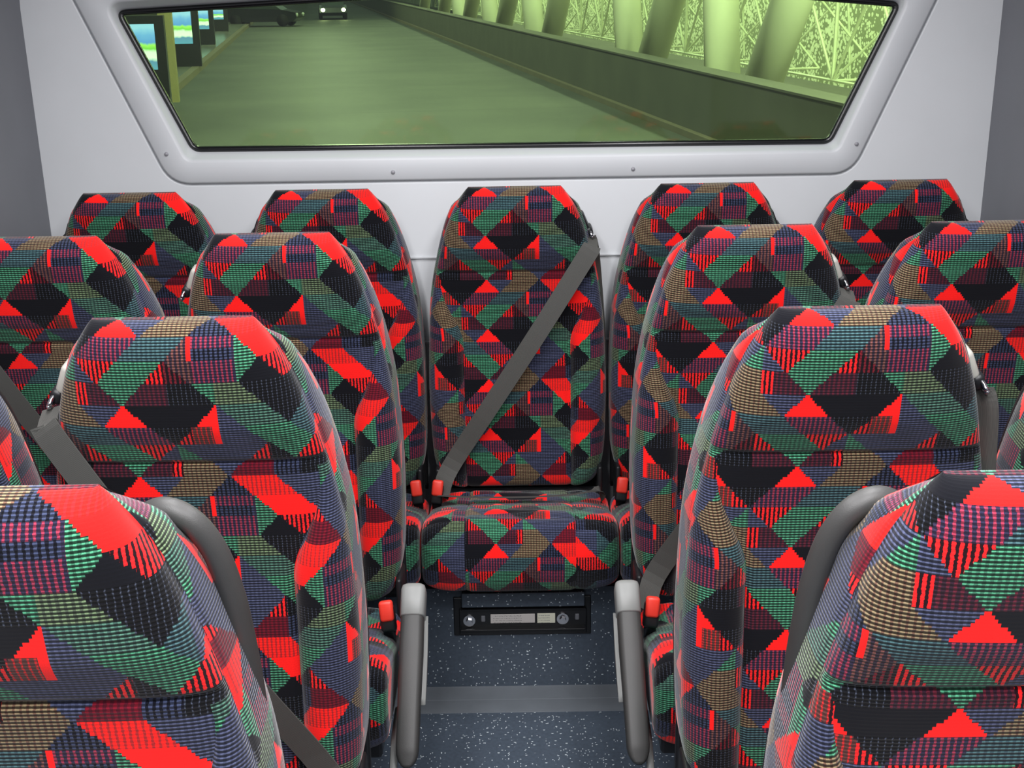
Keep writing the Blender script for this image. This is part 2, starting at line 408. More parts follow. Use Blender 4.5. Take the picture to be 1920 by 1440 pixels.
# cushion profile in (y, z) seat-local: origin below the top front edge of the back
CZ = .443
def make_cushion(W=.2140):
    bm = bmesh.new(); uvl = bm.loops.layers.uv.new('cloth')
    ctrl = [(.005, CZ+.004), (-.04, CZ+.002), (-.12, CZ+.018), (-.20, CZ+.045), (-.28, CZ+.064), (-.330, CZ+.063), (-.362, CZ+.040), (-.376, CZ+.000), (-.378, CZ-.045), (-.368, CZ-.085), (-.345, CZ-.108), (-.30, CZ-.114), (-.18, CZ-.114), (-.02, CZ-.105), (.03, CZ-.095), (.045, CZ-.05), (.032, CZ-.01)]
    P = spline([Vector((0, a, b)) for a, b in ctrl] + [Vector((0, ctrl[0][0], ctrl[0][1]))], 6)[:-1]
    n = len(P); cen = Vector((0, -.18, CZ-.03))
    arc = [0]
    for i in range(1, n+1): arc.append(arc[-1]+(P[i % n]-P[i-1]).length)
    # arc value where the front-top roll faces the viewer
    iF = min(range(n), key=lambda i: abs(P[i].y+.372)+abs(P[i].z-(CZ+.018)))
    us = [-1, -.995, -.98, -.95, -.9, -.84, -.76, -.66, -.56, -.555, -.545] + [-.5+.1*i for i in range(11)] + [.545, .555, .56, .66, .76, .84, .9, .95, .98, .995, 1]
    us = sorted(set(round(u, 4) for u in us))
    grid = []
    for i in range(n+1):
        row = []
        for u in us:
            p = P[i % n]; tg = P[(i+1) % n]-P[(i-1) % n]; nn = Vector((0, tg.z, -tg.y)).normalized()
            if nn.dot(p-cen) < 0: nn = -nn
            ins = .045*(1-(1-abs(u)**5)**(1/3)) + .004*math.exp(-((abs(u)-.552)/.012)**2)
            ins += .0035*math.sin(p.y*95+u*4)*(1 if p.z > CZ+.0 and p.y > -.33 else 0)*(1-abs(u)**4)
            q = p-nn*ins; row.append(Vector((W*u, q.y, q.z)))
        grid.append(row)
    V = [[bm.verts.new(p) for p in row] for row in grid[:-1]]
    for i in range(n):
        for j in range(len(us)-1):
            f = bm.faces.new((V[i][j], V[(i+1) % n][j], V[(i+1) % n][j+1], V[i][j+1]))
            for lp, (ii, jj) in zip(f.loops, ((i, j), (i+1, j), (i+1, j+1), (i, j+1))):
                xx = W*us[jj]
                du = .055 if (us[j]+us[j+1])/2 < -.552 else (-.02 if (us[j]+us[j+1])/2 > .552 else 0)
                lp[uvl].uv = (xx+.055-du, arc[ii]-arc[iF]+2*UNITY+(.03 if du else 0))
    for j in (0, len(us)-1):
        f = bm.faces.new([V[i][j] for i in range(n)])
        for lp in f.loops: lp[uvl].uv = (lp.vert.co.y, lp.vert.co.z)
    me = bpy.data.meshes.new('seat_cushion'); bmesh.ops.recalc_face_normals(bm, faces=bm.faces)
    bm.to_mesh(me); bm.free()
    for p in me.polygons: p.use_smooth = True
    me.materials.append(CLOTH); return me
ME_BACK = make_backrest(); ME_SHELL = make_shell(); ME_CUSH = make_cushion(); ME_CUSH_REAR = make_cushion(.2275)

def ribbon(name, pts, wdir, width, parent, thick=.0016):
    """belt webbing: pts centre line, wdir(i)->vector across"""
    bm = bmesh.new(); uvl = bm.loops.layers.uv.new('cloth')
    pts = [Vector(p) for p in pts]; rows = []; arc = 0; arcs = []
    for i, p in enumerate(pts):
        if i: arc += (p-pts[i-1]).length
        arcs.append(arc)
        t = (pts[min(i+1, len(pts)-1)]-pts[max(0, i-1)]).normalized()
        w = wdir(i/(len(pts)-1)) if callable(wdir) else wdir
        w = (w-t*w.dot(t)).normalized(); nn = t.cross(w).normalized()
        wd = width(i/(len(pts)-1)) if callable(width) else width
        rows.append([p-w*wd/2-nn*thick/2, p-nn*thick*.6, p+w*wd/2-nn*thick/2, p+w*wd/2+nn*thick/2, p+nn*thick*.6, p-w*wd/2+nn*thick/2])
    V = [[bm.verts.new(q) for q in r] for r in rows]
    uu = [0, .024, .048, .048, .024, 0]
    for i in range(len(V)-1):
        for j in range(6):
            k = (j+1) % 6
            f = bm.faces.new((V[i][j], V[i][k], V[i+1][k], V[i+1][j]))
            for lp, (a, b) in zip(f.loops, ((i, j), (i, k), (i+1, k), (i+1, j))): lp[uvl].uv = (uu[b], arcs[a])
    bm.faces.new(V[0]); bm.faces.new(V[-1])
    return from_bm(name, bm, BELT, parent, smooth=False)

def rot_to(zdir, xdir=Vector((1, 0, 0))):
    z = zdir.normalized(); x = (xdir-z*xdir.dot(z)).normalized(); y = z.cross(x)
    return Matrix((x, y, z)).transposed()

def make_guide(root, side, rear=False):
    """pale plastic belt guide with a metal loop on the shoulder, side=+-1 as seen"""
    bm = bmesh.new()
    rot = rot_to((DN*1.0+Vector((side*.42, 0, 0))))
    c = BP(side*.165, .098, -.030)
    box(bm, c, (.018, .040, .046), rot, .008, 4)
    g = from_bm('belt_guide', bm, BLACKP if rear else GUIDE, root)
    bm = bmesh.new()
    c2 = BP(side*.186, .128, -.024)
    ring = []
    X = rot @ Vector((1, 0, 0)); Yv = rot @ Vector((0, 1, 0)); Z = rot @ Vector((0, 0, 1))
    pts = [c2+Yv*.026*math.cos(a)+Z*.010*math.sin(a) for a in [2*PI*i/20 for i in range(21)]]
    tube(bm, pts, .0035, n=8, up=X)
    r = from_bm('metal_loop', bm, CHROME, g)
    bm = bmesh.new(); box(bm, BP(side*.180, .122, -.030), (.018, .044, .022), rot, .006, 3)
    from_bm('guide_base', bm, BLACKP, g)
    return g
def make_buckle(root, x, y, z, lean):
    bm = bmesh.new(); rot = rot_to(Vector((lean*.12, .25, 1)))
    box(bm, (x, y, z), (.030, .022, .050), rot, .006, 3)
    b = from_bm('belt_buckle', bm, BLACKP, root)
    bm = bmesh.new(); box(bm, Vector((x, y, z))+rot @ Vector((0, -.006, .016)), (.027, .020, .040), rot, .006, 3)
    from_bm('release_button', bm, REDP, b)
    bm = bmesh.new()
    tube(bm, spline([Vector((x, y, z))+rot @ Vector((0, 0, -.02)), (x, y+.02, z-.07), (x, y+.05, z-.12)], 5), .012, .004, n=8, up=Vector((0, 1, 0)))
    from_bm('buckle_stalk', bm, BLACKP, b)
    return b
def make_armrest(root, side):
    """folded-down aisle armrest; side = sign of the aisle direction in seat-local x"""
    xc = side*(.246 if side < 0 else .2505)
    a = Vector((xc, -.155, .566)); b = Vector((xc-side*.002, -.395, .345))
    d = (b-a).normalized(); up = Vector((0, -d.z, d.y)); up = up if up.z > 0 else -up
    def sect(s, w, h0, h1, n=20, ex=4):
        c = a+d*s; out = []
        for i in range(n):
            t = 2*PI*i/n; cx = abs(math.cos(t))**(2/ex)*math.copysign(1, math.cos(t)); cy = abs(math.sin(t))**(2/ex)*math.copysign(1, math.sin(t))
            out.append(c+Vector((1, 0, 0))*cx*w/2+up*((h0+h1)/2+cy*(h1-h0)/2))
        return out
    def loft(secs, name, m, parent):
        bm = bmesh.new(); V = [[bm.verts.new(p) for p in s] for s in secs]
        for i in range(len(V)-1):
            for j in range(len(V[0])): bm.faces.new((V[i][j], V[i][(j+1) % len(V[0])], V[i+1][(j+1) % len(V[0])], V[i+1][j]))
        bm.faces.new(V[0]); bm.faces.new(V[-1])
        return from_bm(name, bm, m, parent)
    secs = [sect(s, w, -.045+dh, .006) for s, w, dh in ((.052, .040, 0), (.056, .044, 0), (.12, .045, .004), (.22, .042, .010), (.30, .041, .014))]
    secs += [sect(.30+q, .041*math.sqrt(max(.02, 1-(q/.034)**2)), -.031+q*.5, .006-q*.35) for q in (.012, .022, .029, .033)]
    arm = loft(secs, 'armrest', DKGREY, root)
    cap = loft([sect(s, w, h0, h1) for s, w, h0, h1 in ((-.012, .034, -.04, -.004), (-.008, .044, -.045, .002), (.0, .048, -.05, .006), (.053, .047, -.05, .009), (.055, .044, -.048, .006))], 'armrest_cap', LTGREY, arm)
    # curved side plate on the aisle side
    bm = bmesh.new()
    prof = []
    for i in range(13):
        s = .045+.17*i/12; hgt = .006+.05*math.sin(PI*i/12)**.6
        c = a+d*s+Vector((side*.016, 0, 0))
        prof.append([bm.verts.new(c+up*(-.030)+Vector((side*.012, 0, 0))), bm.verts.new(c+up*(-.030-hgt)+Vector((side*.010, 0, 0))),
                     bm.verts.new(c+up*(-.030-hgt)+Vector((-side*.004, 0, 0))), bm.verts.new(c+up*(-.030)+Vector((-side*.004, 0, 0)))])
    for i in range(12):
        for j in range(4): bm.faces.new((prof[i][j], prof[i][(j+1) % 4], prof[i+1][(j+1) % 4], prof[i+1][j]))
    bm.faces.new(prof[0]); bm.faces.new(prof[-1])
    from_bm('side_plate', bm, LTGREY, arm)
    return arm
def make_base(root, rear):
    bm = bmesh.new()
    if not rear:
        box(bm, (0, -.16, .335), (.40, .36, .035), bev=.006)
        for sx in (-.13, .13):
            box(bm, (sx, -.16, .17), (.035, .05, .33), bev=.006)
            box(bm, (sx, -.16, .012), (.06, .34, .024), bev=.006)
    else:
        box(bm, (0, -.05, .317), (.40, .24, .074), bev=.004)
    from_bm('seat_frame', bm, STEEL, root, smooth=False)

def make_seat(name, X, Y, side, label, cat='bus seat', group=None, rear=False, arm=0, handle=0, belt=None):
    root = empty(name, (X, Y, 0)); tag(root, label, cat, group)
    for nm, me in (('backrest', ME_BACK), ('back_shell', ME_SHELL), ('seat_cushion', ME_CUSH_REAR if rear else ME_CUSH)):
        o = bpy.data.objects.new(nm, me); C.objects.link(o); o.parent = root
        if rear and nm != 'seat_cushion': o.scale.x = 1.035
    make_base(root, rear)
    make_guide(root, side, rear)
    # recliner hinges that tie back and cushion
    for sx in (-1, 1):
        bm = bmesh.new(); box(bm, (sx*.2065, .045, .43), (.012, .09, .16), bev=.005)
        from_bm('hinge_cover', bm, BLACKP, root)
    make_buckle(root, -side*(.197 if not rear else .205), -.075 if rear else -.13, CZ+(.030 if rear else .048), side)
    ac = Vector((1, 0, 0))
    if belt in ('diagonal', 'over'):
        p0 = BP(side*.186, .136, -.006); p1 = BP(side*.172, .162, .042); p2 = BP(-side*.175, .715, .062)
        pts = spline([p0, BP(side*.184, .146, .022), p1, p1.lerp(p2, .35)+fn(.3)*.012, p1.lerp(p2, .7)+fn(.5)*.008, p2, Vector((-side*.197, -.085, CZ+.03))], 6)
        ribbon('shoulder_belt', pts, lambda f: (DN*.55*side+ac*.85+FN*.1 if f > .25 else ac+DN*.35*side), lambda f: .030+.016*sstep(.12, .32, f), root)
    if belt in ('diagonal', 'down'):
        sx = side
        pts = spline([BP(sx*.186, .136, -.02), BP(sx*.194, .17, -.01), BP(sx*.206, .30, -.01), BP(sx*.214, .42, -.02), BP(sx*.216, .56, -.03), BP(sx*.212, .68, -.04)], 6)
        ribbon('retractor_belt', pts, lambda f: (FN*.6+ac*.6*sx), .040 if belt == 'down' else .030, root)
    if belt == 'diagonal':
        pts = spline([(-side*.197, -.085, CZ+.03), (-side*.12, -.105, CZ+.032), (0, -.11, CZ+.032), (side*.12, -.105, CZ+.034), (side*.195, -.08, CZ+.034), (side*.205, -.04, CZ+.0)], 5)
        ribbon('lap_belt', pts, Vector((0, .95, -.30)), .040, root)
    if arm: make_armrest(root, arm)
    if arm:
        bm = bmesh.new()
        xc = arm*.222
        tube(bm, spline([(xc, -.24, .36), (xc, -.33, .345), (xc, -.385, .30), (xc, -.392, .265), (xc, -.375, .24)], 5), .007, .005, n=10, up=Vector((0, 1, 0)))
        from_bm('recline_lever', bm, LTGREY, root)
    if handle:
        bm = bmesh.new(); h = handle
        pts = spline([BP(h*(wid(.06)-.035), .075, -.06), BP(h*(wid(.06)-.008), .060, -.055), BP(h*(wid(.07)+.012), .068, -.05)] + [BP(h*(wid(t)+q), t, -.05-.06*(t-.07)) for t, q in ((.10, .018), (.15, .014), (.20, .006), (.26, -.004), (.32, -.014))] + [BP(h*.18, .40, -.098)], 6)
        tube(bm, pts, .012, .012, n=12, up=FN)
        from_bm('grab_handle', bm, DKGREY, root)
    return root

YA, YB, YC, YD = 2.936, 2.285, 1.583, 0.955
PR = .459; PI2 = .436; XI = .444
g = 'seats in the rear row of five'
make_seat('bus_seat', -2*PR, YA, -1, 'patterned seat at the far left end of the rear row', group=g, rear=True)
make_seat('bus_seat', -PR, YA, -1, 'patterned rear-row seat just left of the middle rear seat', group=g, rear=True)
make_seat('bus_seat', 0, YA, 1, 'middle rear-row seat at the end of the aisle, grey belt slanting across it', group=g, rear=True, belt='diagonal')
make_seat('bus_seat', PR, YA, 1, 'patterned rear-row seat just right of the middle rear seat', group=g, rear=True)
make_seat('bus_seat', 2*PR, YA, 1, 'patterned seat at the far right end of the rear row beside the grey side wall', group=g, rear=True)
g = 'paired seats facing the front'
make_seat('bus_seat', -XI-.011, YB, -1, 'left aisle seat directly in front of the rear row, armrest folded down', group=g, arm=1)
make_seat('bus_seat', XI+.004, YB, 1, 'right aisle seat directly in front of the rear row, armrest folded down', group=g, arm=-1, belt='over')
make_seat('bus_seat', -XI-.011-PI2, YB, -1, 'left window seat one row ahead of the rear row, grey belt across it', group=g, belt='over')
make_seat('bus_seat', XI+.004+PI2, YB, 1, 'window seat at the right edge one row ahead of the rear row', group=g)
make_seat('bus_seat', -XI-.011, YC, -1, 'large left aisle seat in the second row from the viewer, grey belt slanting across', group=g, belt='over')
make_seat('bus_seat', XI+.009, YC, 1, 'large right aisle seat in the second row from the viewer, belt hanging beside it', group=g, belt='down')
make_seat('bus_seat', -XI-.011-.460, YC, -1, 'left window seat in the second row from the viewer, only its edge showing', group=g)
make_seat('bus_seat', XI+.463, YC, 1, 'right window seat in the second row from the viewer, only its edge showing', group=g)
make_seat('bus_seat', -XI-.011, YD, -1, 'nearest seat at the bottom left corner with a dark grab handle on its shoulder', group=g, handle=1)
make_seat('bus_seat', XI+.013, YD, 1, 'nearest seat at the bottom right corner with a dark grab handle on its shoulder', group=g, handle=-1)

# ------------------------------------------------------------------ room shell
def boxobj(name, lo, hi, m, bev=0, parent=None):
    bm = bmesh.new(); lo = Vector(lo); hi = Vector(hi)
    box(bm, (lo+hi)/2, tuple(hi-lo), bev=bev)
    return from_bm(name, bm, m, parent, smooth=False)
YW = 3.165
struct(boxobj('floor', (-1.3, -1.2, -.05), (1.3, 3.4, 0), VINYL))
struct(boxobj('ceiling', (-1.3, -1.2, 2.16), (1.3, 3.22, 2.21), WALLP))
# side walls lean slightly outwards towards the top
for sx, nm in ((-1, 'wall_left'), (1, 'wall_right')):
    bm = bmesh.new()
    prof = [(1.195, 0), (1.198, .8), (1.203, 1.1), (1.212, 1.65), (1.20, 1.95), (1.10, 2.18), (1.35, 2.18), (1.35, 0)]
    A = [bm.verts.new((sx*a, -1.2, z)) for a, z in prof]; B = [bm.verts.new((sx*a, YW+.002, z)) for a, z in prof]
    for i in range(len(prof)): bm.faces.new((A[i], A[(i+1) % len(prof)], B[(i+1) % len(prof)], B[i]))
    bm.faces.new(A); bm.faces.new(B)
    struct(from_bm(nm, bm, GREYP, smooth=False))
# rear wall: one lofted panel with window surround
def ring(corners, rads, Y, k=8):
    """corners TL,BL,BR,TR as (X,Z); rounded; k points each"""
    n = len(corners); out = []
    for i in range(n):
        p = Vector(corners[i]); a = Vector(corners[i-1]); b = Vector(corners[(i+1) % n]); r = rads[i]
        d0 = (a-p).normalized(); d1 = (b-p).normalized()
        ang = d0.angle(d1); L_ = r/math.tan(ang/2)
        t0 = p+d0*L_; t1 = p+d1*L_
        for j in range(k):
            t = j/(k-1)
            q = t0*(1-t)**2+p*2*t*(1-t)+t1*t*t
            out.append(Vector((q.x, Y, q.y)))
    return out
def pxz(lst, Y): return [(lambda p: (p.x, p.z))(on_y(a, b, Y)) for a, b in lst]
def off_ring(R_, d, Y):
    n = len(R_); c = sum(R_, Vector())/n; out = []
    for i in range(n):
        tg = (R_[(i+1) % n]-R_[i-1]); nn = Vector((tg.z, 0, -tg.x)).normalized()
        if nn.dot(R_[i]-c) < 0: nn = -nn
        q = R_[i]+nn*d; out.append(Vector((q.x, Y, q.z)))
    return out
P1 = ring(pxz([(95, -80), (320, 347), (1597, 327), (1805, -100), (1450, -112), (950, -116), (450, -100)], YW), [.05, .085, .085, .05, .01, .01, .01], YW)
P3 = ring(pxz([(196, 5), (351, 300), (1569, 281), (1706, -12), (1450, -34), (950, -44), (500, -14)], YW), [.03, .028, .028, .03, .15, .15, .15], YW)
P4 = ring(pxz([(216, 20), (362, 284), (1557, 269), (1690, 4), (1450, -16), (950, -26), (500, 2)], YW+.05), [.02, .035, .035, .02, .15, .15, .15], YW+.05)
RECT = ring([(-1.3, 2.18), (-1.3, 0), (1.3, 0), (1.3, 2.18), (.6, 2.1801), (0, 2.1802), (-.6, 2.1801)], [.01]*7, YW)
loops = [RECT, off_ring(P1, .006, YW), off_ring(P1, .003, YW+.001), off_ring(P1, .0008, YW+.006), off_ring(P1, -.0015, YW+.006), off_ring(P1, -.003, YW-.003), off_ring(P1, -.008, YW-.006),
         off_ring(P3, .008, YW-.006), off_ring(P3, .003, YW-.004), off_ring(P3, -.002, YW+.003), off_ring(P4, .004, YW+.044), P4, off_ring(P4, .0, YW+.062)]
bm = bmesh.new(); V = [[bm.verts.new(p) for p in l] for l in loops]
for i in range(len(V)-1):
    for j in range(len(V[0])): bm.faces.new((V[i][j], V[i][(j+1) % len(V[0])], V[i+1][(j+1) % len(V[0])], V[i+1][j]))
wall = from_bm('wall_rear', bm, WALLP)
mod = wall.modifiers.new('edges', 'EDGE_SPLIT'); mod.split_angle = math.radians(50)
struct(wall)
# raised ribs across the lower wall, between the seat backs
for zpx in (477, 636):
    z = on_y(1130, zpx, YW).z
    o = boxobj('moulding_ridge', (-1.17, YW-.006, z-.003), (1.17, YW, z+.003), WALLP, bev=.0015, parent=wall)
for a, b in ((312, 289), (737, 323), (1187, 317), (1606, 270)):
    p = on_y(a, b, YW-.006); bm = bmesh.new()
    cyl(bm, p+Vector((0, .002, 0)), p-Vector((0, .003, 0)), .0062, .0045, 14)
    from_bm('screw', bm, SCREWM, wall)
# rubber gasket and glass
bm = bmesh.new()
g0 = [off_ring(P4, .001, YW+.046), off_ring(P4, -.004, YW+.042), off_ring(P4, -.011, YW+.046), off_ring(P4, -.013, YW+.055), off_ring(P4, .001, YW+.06)]
V = [[bm.verts.new(p) for p in l] for l in g0]
for i in range(len(V)):
    for j in range(len(V[0])):
        k = (i+1) % len(V); bm.faces.new((V[i][j], V[i][(j+1) % len(V[0])], V[k][(j+1) % len(V[0])], V[k][j]))
win = struct(from_bm('window_1', bm, RUBBER))
def glass_mat():
    m = bpy.data.materials.new('green_tinted_glass'); m.use_nodes = True; nt = m.node_tree; N = nt.nodes; L = nt.links
    N.remove(N['Principled BSDF']); out = N['Material Output']
    t = N.new('ShaderNodeBsdfTransparent'); t.inputs[0].default_value = (.64, .78, .56, 1)
    gl = N.new('ShaderNodeBsdfGlossy'); gl.inputs['Roughness'].default_value = .04; gl.inputs[0].default_value = (.8, .8, .8, 1)
    fr = N.new('ShaderNodeFresnel'); fr.inputs[0].default_value = 1.5
    mx = N.new('ShaderNodeMixShader'); L.new(fr.outputs[0], mx.inputs[0]); L.new(t.outputs[0], mx.inputs[1]); L.new(gl.outputs[0], mx.inputs[2]); L.new(mx.outputs[0], out.inputs[0])
    return m
bm = bmesh.new(); gp = off_ring(P4, -.008, YW+.052)
bm.faces.new([bm.verts.new(p) for p in gp])
gp2 = bmesh.ops.extrude_face_region(bm, geom=bm.faces[:])
bmesh.ops.translate(bm, vec=(0, .004, 0), verts=[v for v in gp2['geom'] if isinstance(v, bmesh.types.BMVert)])
from_bm('glass_pane', bm, glass_mat(), win, smooth=False)

# rear platform riser, cove strip, anchor bar
YP = 2.725
bm = bmesh.new()
box(bm, (0, (YP+YW)/2, .14), (2.38, YW-YP, .28))
struct(from_bm('trim_1', bm, VINYL, smooth=False))
bm = bmesh.new()
prof = [(YP+.004, .014), (YP-.004, .012), (YP-.05, .006), (YP-.052, .005), (YP-.102, .002), (YP-.104, -.005), (YP+.004, -.005)]
A = [bm.verts.new((-1.19, y, z)) for y, z in prof]; B = [bm.verts.new((1.19, y, z)) for y, z in prof]
for i in range(len(prof)): bm.faces.new((A[i], A[(i+1) % len(prof)], B[(i+1) % len(prof)], B[i]))
bm.faces.new(A); bm.faces.new(B)
struct(from_bm('trim_2', bm, COVE, smooth=False))

LABELM = bpy.data.materials.new('printed_label'); LABELM.use_nodes = True
def label_mat(m, base):
    nt = m.node_tree; N = nt.nodes; L = nt.links; p = N['Principled BSDF']; p.inputs['Roughness'].default_value = .4
    tc = N.new('ShaderNodeTexCoord'); sp = N.new('ShaderNodeSeparateXYZ'); L.new(tc.outputs['Generated'], sp.inputs[0])
    def M(op, a, b=None):
        n = N.new('ShaderNodeMath'); n.operation = op
        for i, v in enumerate((a, b)):
            if v is None: continue
            if isinstance(v, (int, float)): n.inputs[i].default_value = v
            else: L.new(v, n.inputs[i])
        return n.outputs[0]
    rows = M('LESS_THAN', M('FRACT', M('MULTIPLY', sp.outputs[2], 4.0)), .35)
    nz = N.new('ShaderNodeTexNoise'); nz.inputs['Scale'].default_value = 18; mp = N.new('ShaderNodeMapping'); mp.inputs['Scale'].default_value = (2.2, 1, .9)
    L.new(tc.outputs['Generated'], mp.inputs[0]); L.new(mp.outputs[0], nz.inputs['Vector'])
    ink = M('MULTIPLY', M('MULTIPLY', rows, M('GREATER_THAN', nz.outputs['Fac'], .52)), M('MULTIPLY', M('LESS_THAN', sp.outputs[0], .7), M('GREATER_THAN', sp.outputs[0], .06)))
    mx = N.new('ShaderNodeMix'); mx.data_type = 'RGBA'; L.new(ink, mx.inputs[0]); mx.inputs[6].default_value = lin(base); mx.inputs[7].default_value = lin((110, 112, 112)); L.new(mx.outputs[2], p.inputs['Base Color'])
label_mat(LABELM, (205, 200, 196))
LABEL2 = bpy.data.materials.new('cream_printed_label'); LABEL2.use_nodes = True; label_mat(LABEL2, (222, 222, 202))
bar = empty('anchor_bar', (0, YP, .28)); bar.location = (0, 0, 0)
tag(bar, 'black steel anchor bar with two bolts and two pale labels under the middle rear seat', 'bar')
YF = YP-.004
def bx2(name, x0, y0, x1, y1, ya, yb, m, par, bev=.002):
    a = on_y(x0, y1, ya); b = on_y(x1, y0, ya)
    zt = a.z; 
    bm = bmesh.new(); box(bm, ((a.x+b.x)/2, (ya+yb)/2, (a.z+b.z)/2), (abs(b.x-a.x), abs(yb-ya), abs(b.z-a.z)), bev=bev)
    return from_bm(name, bm, m, par, smooth=False)
bx2('back_plate', 852, 1117, 1108, 1192, YP-.006, YP+.004, STEEL, bar)
up_ = bx2('vinyl_block', 866, 1110, 1096, 1140, YP-.035, YP, VINYL, bar)
rail = bx2('channel', 862, 1141, 1100, 1190, YP-.014, YP, STEEL, bar)
bx2('channel_lip', 864, 1178, 1098, 1184, YP-.030, YP-.010, STEEL, bar, bev=.0015)
bx2('channel_lip', 864, 1141, 1098, 1145, YP-.030, YP-.010, STEEL, bar, bev=.0015)
bx2('label_plate', 920, 1151, 1003, 1169, YP-.0155, YP-.0125, LABELM, bar, bev=.001)
bx2('label_plate', 1007.5, 1150, 1041, 1168.5, YP-.0155, YP-.0125, LABEL2, bar, bev=.001)
for px, py in ((880, 1163), (1055, 1159)):
    p = on_y(px, py, YP-.014); bm = bmesh.new()
    cyl(bm, p+Vector((0, .004, 0)), p-Vector((0, .004, 0)), .0150, .0145, 24)
    cyl(bm, p-Vector((0, .004, 0)), p-Vector((0, .012, 0)), .0085, .0075, 6)
    from_bm('bolt', bm, CHROME, bar, smooth=False)
for px, py in ((906, 1160), (1082, 1156)):
    p = on_y(px, py, YP-.014); bm = bmesh.new(); box(bm, p, (.010, .004, .016), bev=.002)
    from_bm('slot', bm, GREYP, bar, smooth=False)

# ------------------------------------------------------------------ outside
UD = ray(560, -35)
UR = UD.cross(Vector((0, 0, 1))).normalized(); UU = UR.cross(UD).normalized()
HR = 2.4
def W(a, l, h): return CAM + UD*a + UR*l + UU*(h-HR)
WROT = Matrix((UR, UD, UU)).transposed()
def quadbox(bm, a0, a1, l0, l1, h0, h1):
    vs = [bm.verts.new(W(a, l, h)) for a in (a0, a1) for l in (l0, l1) for h in (h0, h1)]
    for f in ((0, 1, 3, 2), (4, 6, 7, 5), (0, 4, 5, 1), (2, 3, 7, 6), (0, 2, 6, 4), (1, 5, 7, 3)): bm.faces.new([vs[i] for i in f])
def road_mat():
    m = bpy.data.materials.new('road_concrete'); m.use_nodes = True; nt = m.node_tree; N = nt.nodes; L = nt.links; p = N['Principled BSDF']
    tc = N.new('ShaderNodeTexCoord')
    n = N.new('ShaderNodeTexNoise'); n.inputs['Scale'].default_value = .35; n.inputs['Detail'].default_value = 6; L.new(tc.outputs['Object'], n.inputs['Vector'])
    n2 = N.new('ShaderNodeTexNoise'); n2.inputs['Scale'].default_value = 6; n2.inputs['Detail'].default_value = 4; L.new(tc.outputs['Object'], n2.inputs['Vector'])
    cr = N.new('ShaderNodeValToRGB'); L.new(n.outputs['Fac'], cr.inputs[0])
    cr.color_ramp.elements[0].position = .3; cr.color_ramp.elements[0].color = lin((68, 70, 66)); cr.color_ramp.elements[1].position = .75; cr.color_ramp.elements[1].color = lin((98, 99, 92))
    mx = N.new('ShaderNodeMix'); mx.data_type = 'RGBA'; mx.blend_type = 'MULTIPLY'; mx.inputs[0].default_value = .25
    L.new(cr.outputs[0], mx.inputs[6]); L.new(n2.outputs['Fac'], mx.inputs[7])
    # expansion joints
    sp = N.new('ShaderNodeSeparateXYZ'); L.new(tc.outputs['Object'], sp.inputs[0])
    md = N.new('ShaderNodeMath'); md.operation = 'FLOORED_MODULO'; L.new(sp.outputs[1], md.inputs[0]); md.inputs[1].default_value = 6.0
    lt = N.new('ShaderNodeMath'); lt.operation = 'LESS_THAN'; L.new(md.outputs[0], lt.inputs[0]); lt.inputs[1].default_value = .10
    mj = N.new('ShaderNodeMix'); mj.data_type = 'RGBA'; L.new(lt.outputs[0], mj.inputs[0]); L.new(mx.outputs[2], mj.inputs[6]); mj.inputs[7].default_value = lin((70, 70, 66))
    L.new(mj.outputs[2], p.inputs['Base Color']); p.inputs['Roughness'].default_value = .6
    return m
ROADM = road_mat()
def wobj(name, bm, m, parent=None, smooth=False):
    # bake into the road frame so object coordinates follow the road
    Mx = Matrix.Translation(CAM-UU*HR) @ WROT.to_4x4()
    bm.transform(Mx.inverted()); bmesh.ops.recalc_face_normals(bm, faces=bm.faces)
    me = bpy.data.meshes.new(name); bm.to_mesh(me); bm.free()
    if smooth:
        for p in me.polygons: p.use_smooth = True
    o = link(name, me, None, [m]); o.matrix_world = Mx
    if parent: o.parent = parent; o.matrix_parent_inverse = parent.matrix_world.inverted()
    return o
def wempty(name, a, l, h=0):
    o = bpy.data.objects.new(name, None); C.objects.link(o); o.matrix_world = Matrix.Translation(W(a, l, h)); return o
bm = bmesh.new(); quadbox(bm, 5.5, 190, -2.9, 6.0, -.3, 0)
struct(wobj('road', bm, ROADM))
CONC = mat('pale_concrete', (168, 166, 150), .7, noise=.1, nscale=.8)
CONCD = mat('grey_barrier_concrete', (92, 90, 82), .8, noise=.12, nscale=1.2)
KERB = mat('kerb_stone', (118, 108, 92), .7, noise=.1, nscale=2)
PAVE = mat('polished_pavement', (150, 150, 142), .18, noise=.25, nscale=.5)
DARKM = mat('black_kiosk_casing', (16, 18, 20), .3, noise=.1)
bm = bmesh.new(); quadbox(bm, 5.5, 190, -3.1, -2.9, -.3, .16); struct(wobj('kerb', bm, KERB))
bm = bmesh.new(); quadbox(bm, 5.5, 190, -16, -3.1, -.3, .155); struct(wobj('pavement', bm, PAVE))
# barrier wall with coping and base kerb
br = wempty('barrier_wall', 40, 6.1); tag(br, 'long low dark concrete barrier running along the right side of the road outside', 'barrier')
bm = bmesh.new(); quadbox(bm, 7, 190, 6.0, 6.35, -.3, 1.0); wobj('wall_body', bm, CONCD, br)
bm = bmesh.new(); quadbox(bm, 7, 190, 5.97, 6.37, 1.0, 1.03); wobj('coping', bm, CONCD, br)
bm = bmesh.new(); quadbox(bm, 7, 190, 5.88, 6.0, -.3, .10); wobj('base_kerb', bm, KERB, br)
bm = bmesh.new(); quadbox(bm, 5.5, 190, 6.37, 17, -.3, 0); struct(wobj('ground', bm, CONCD))
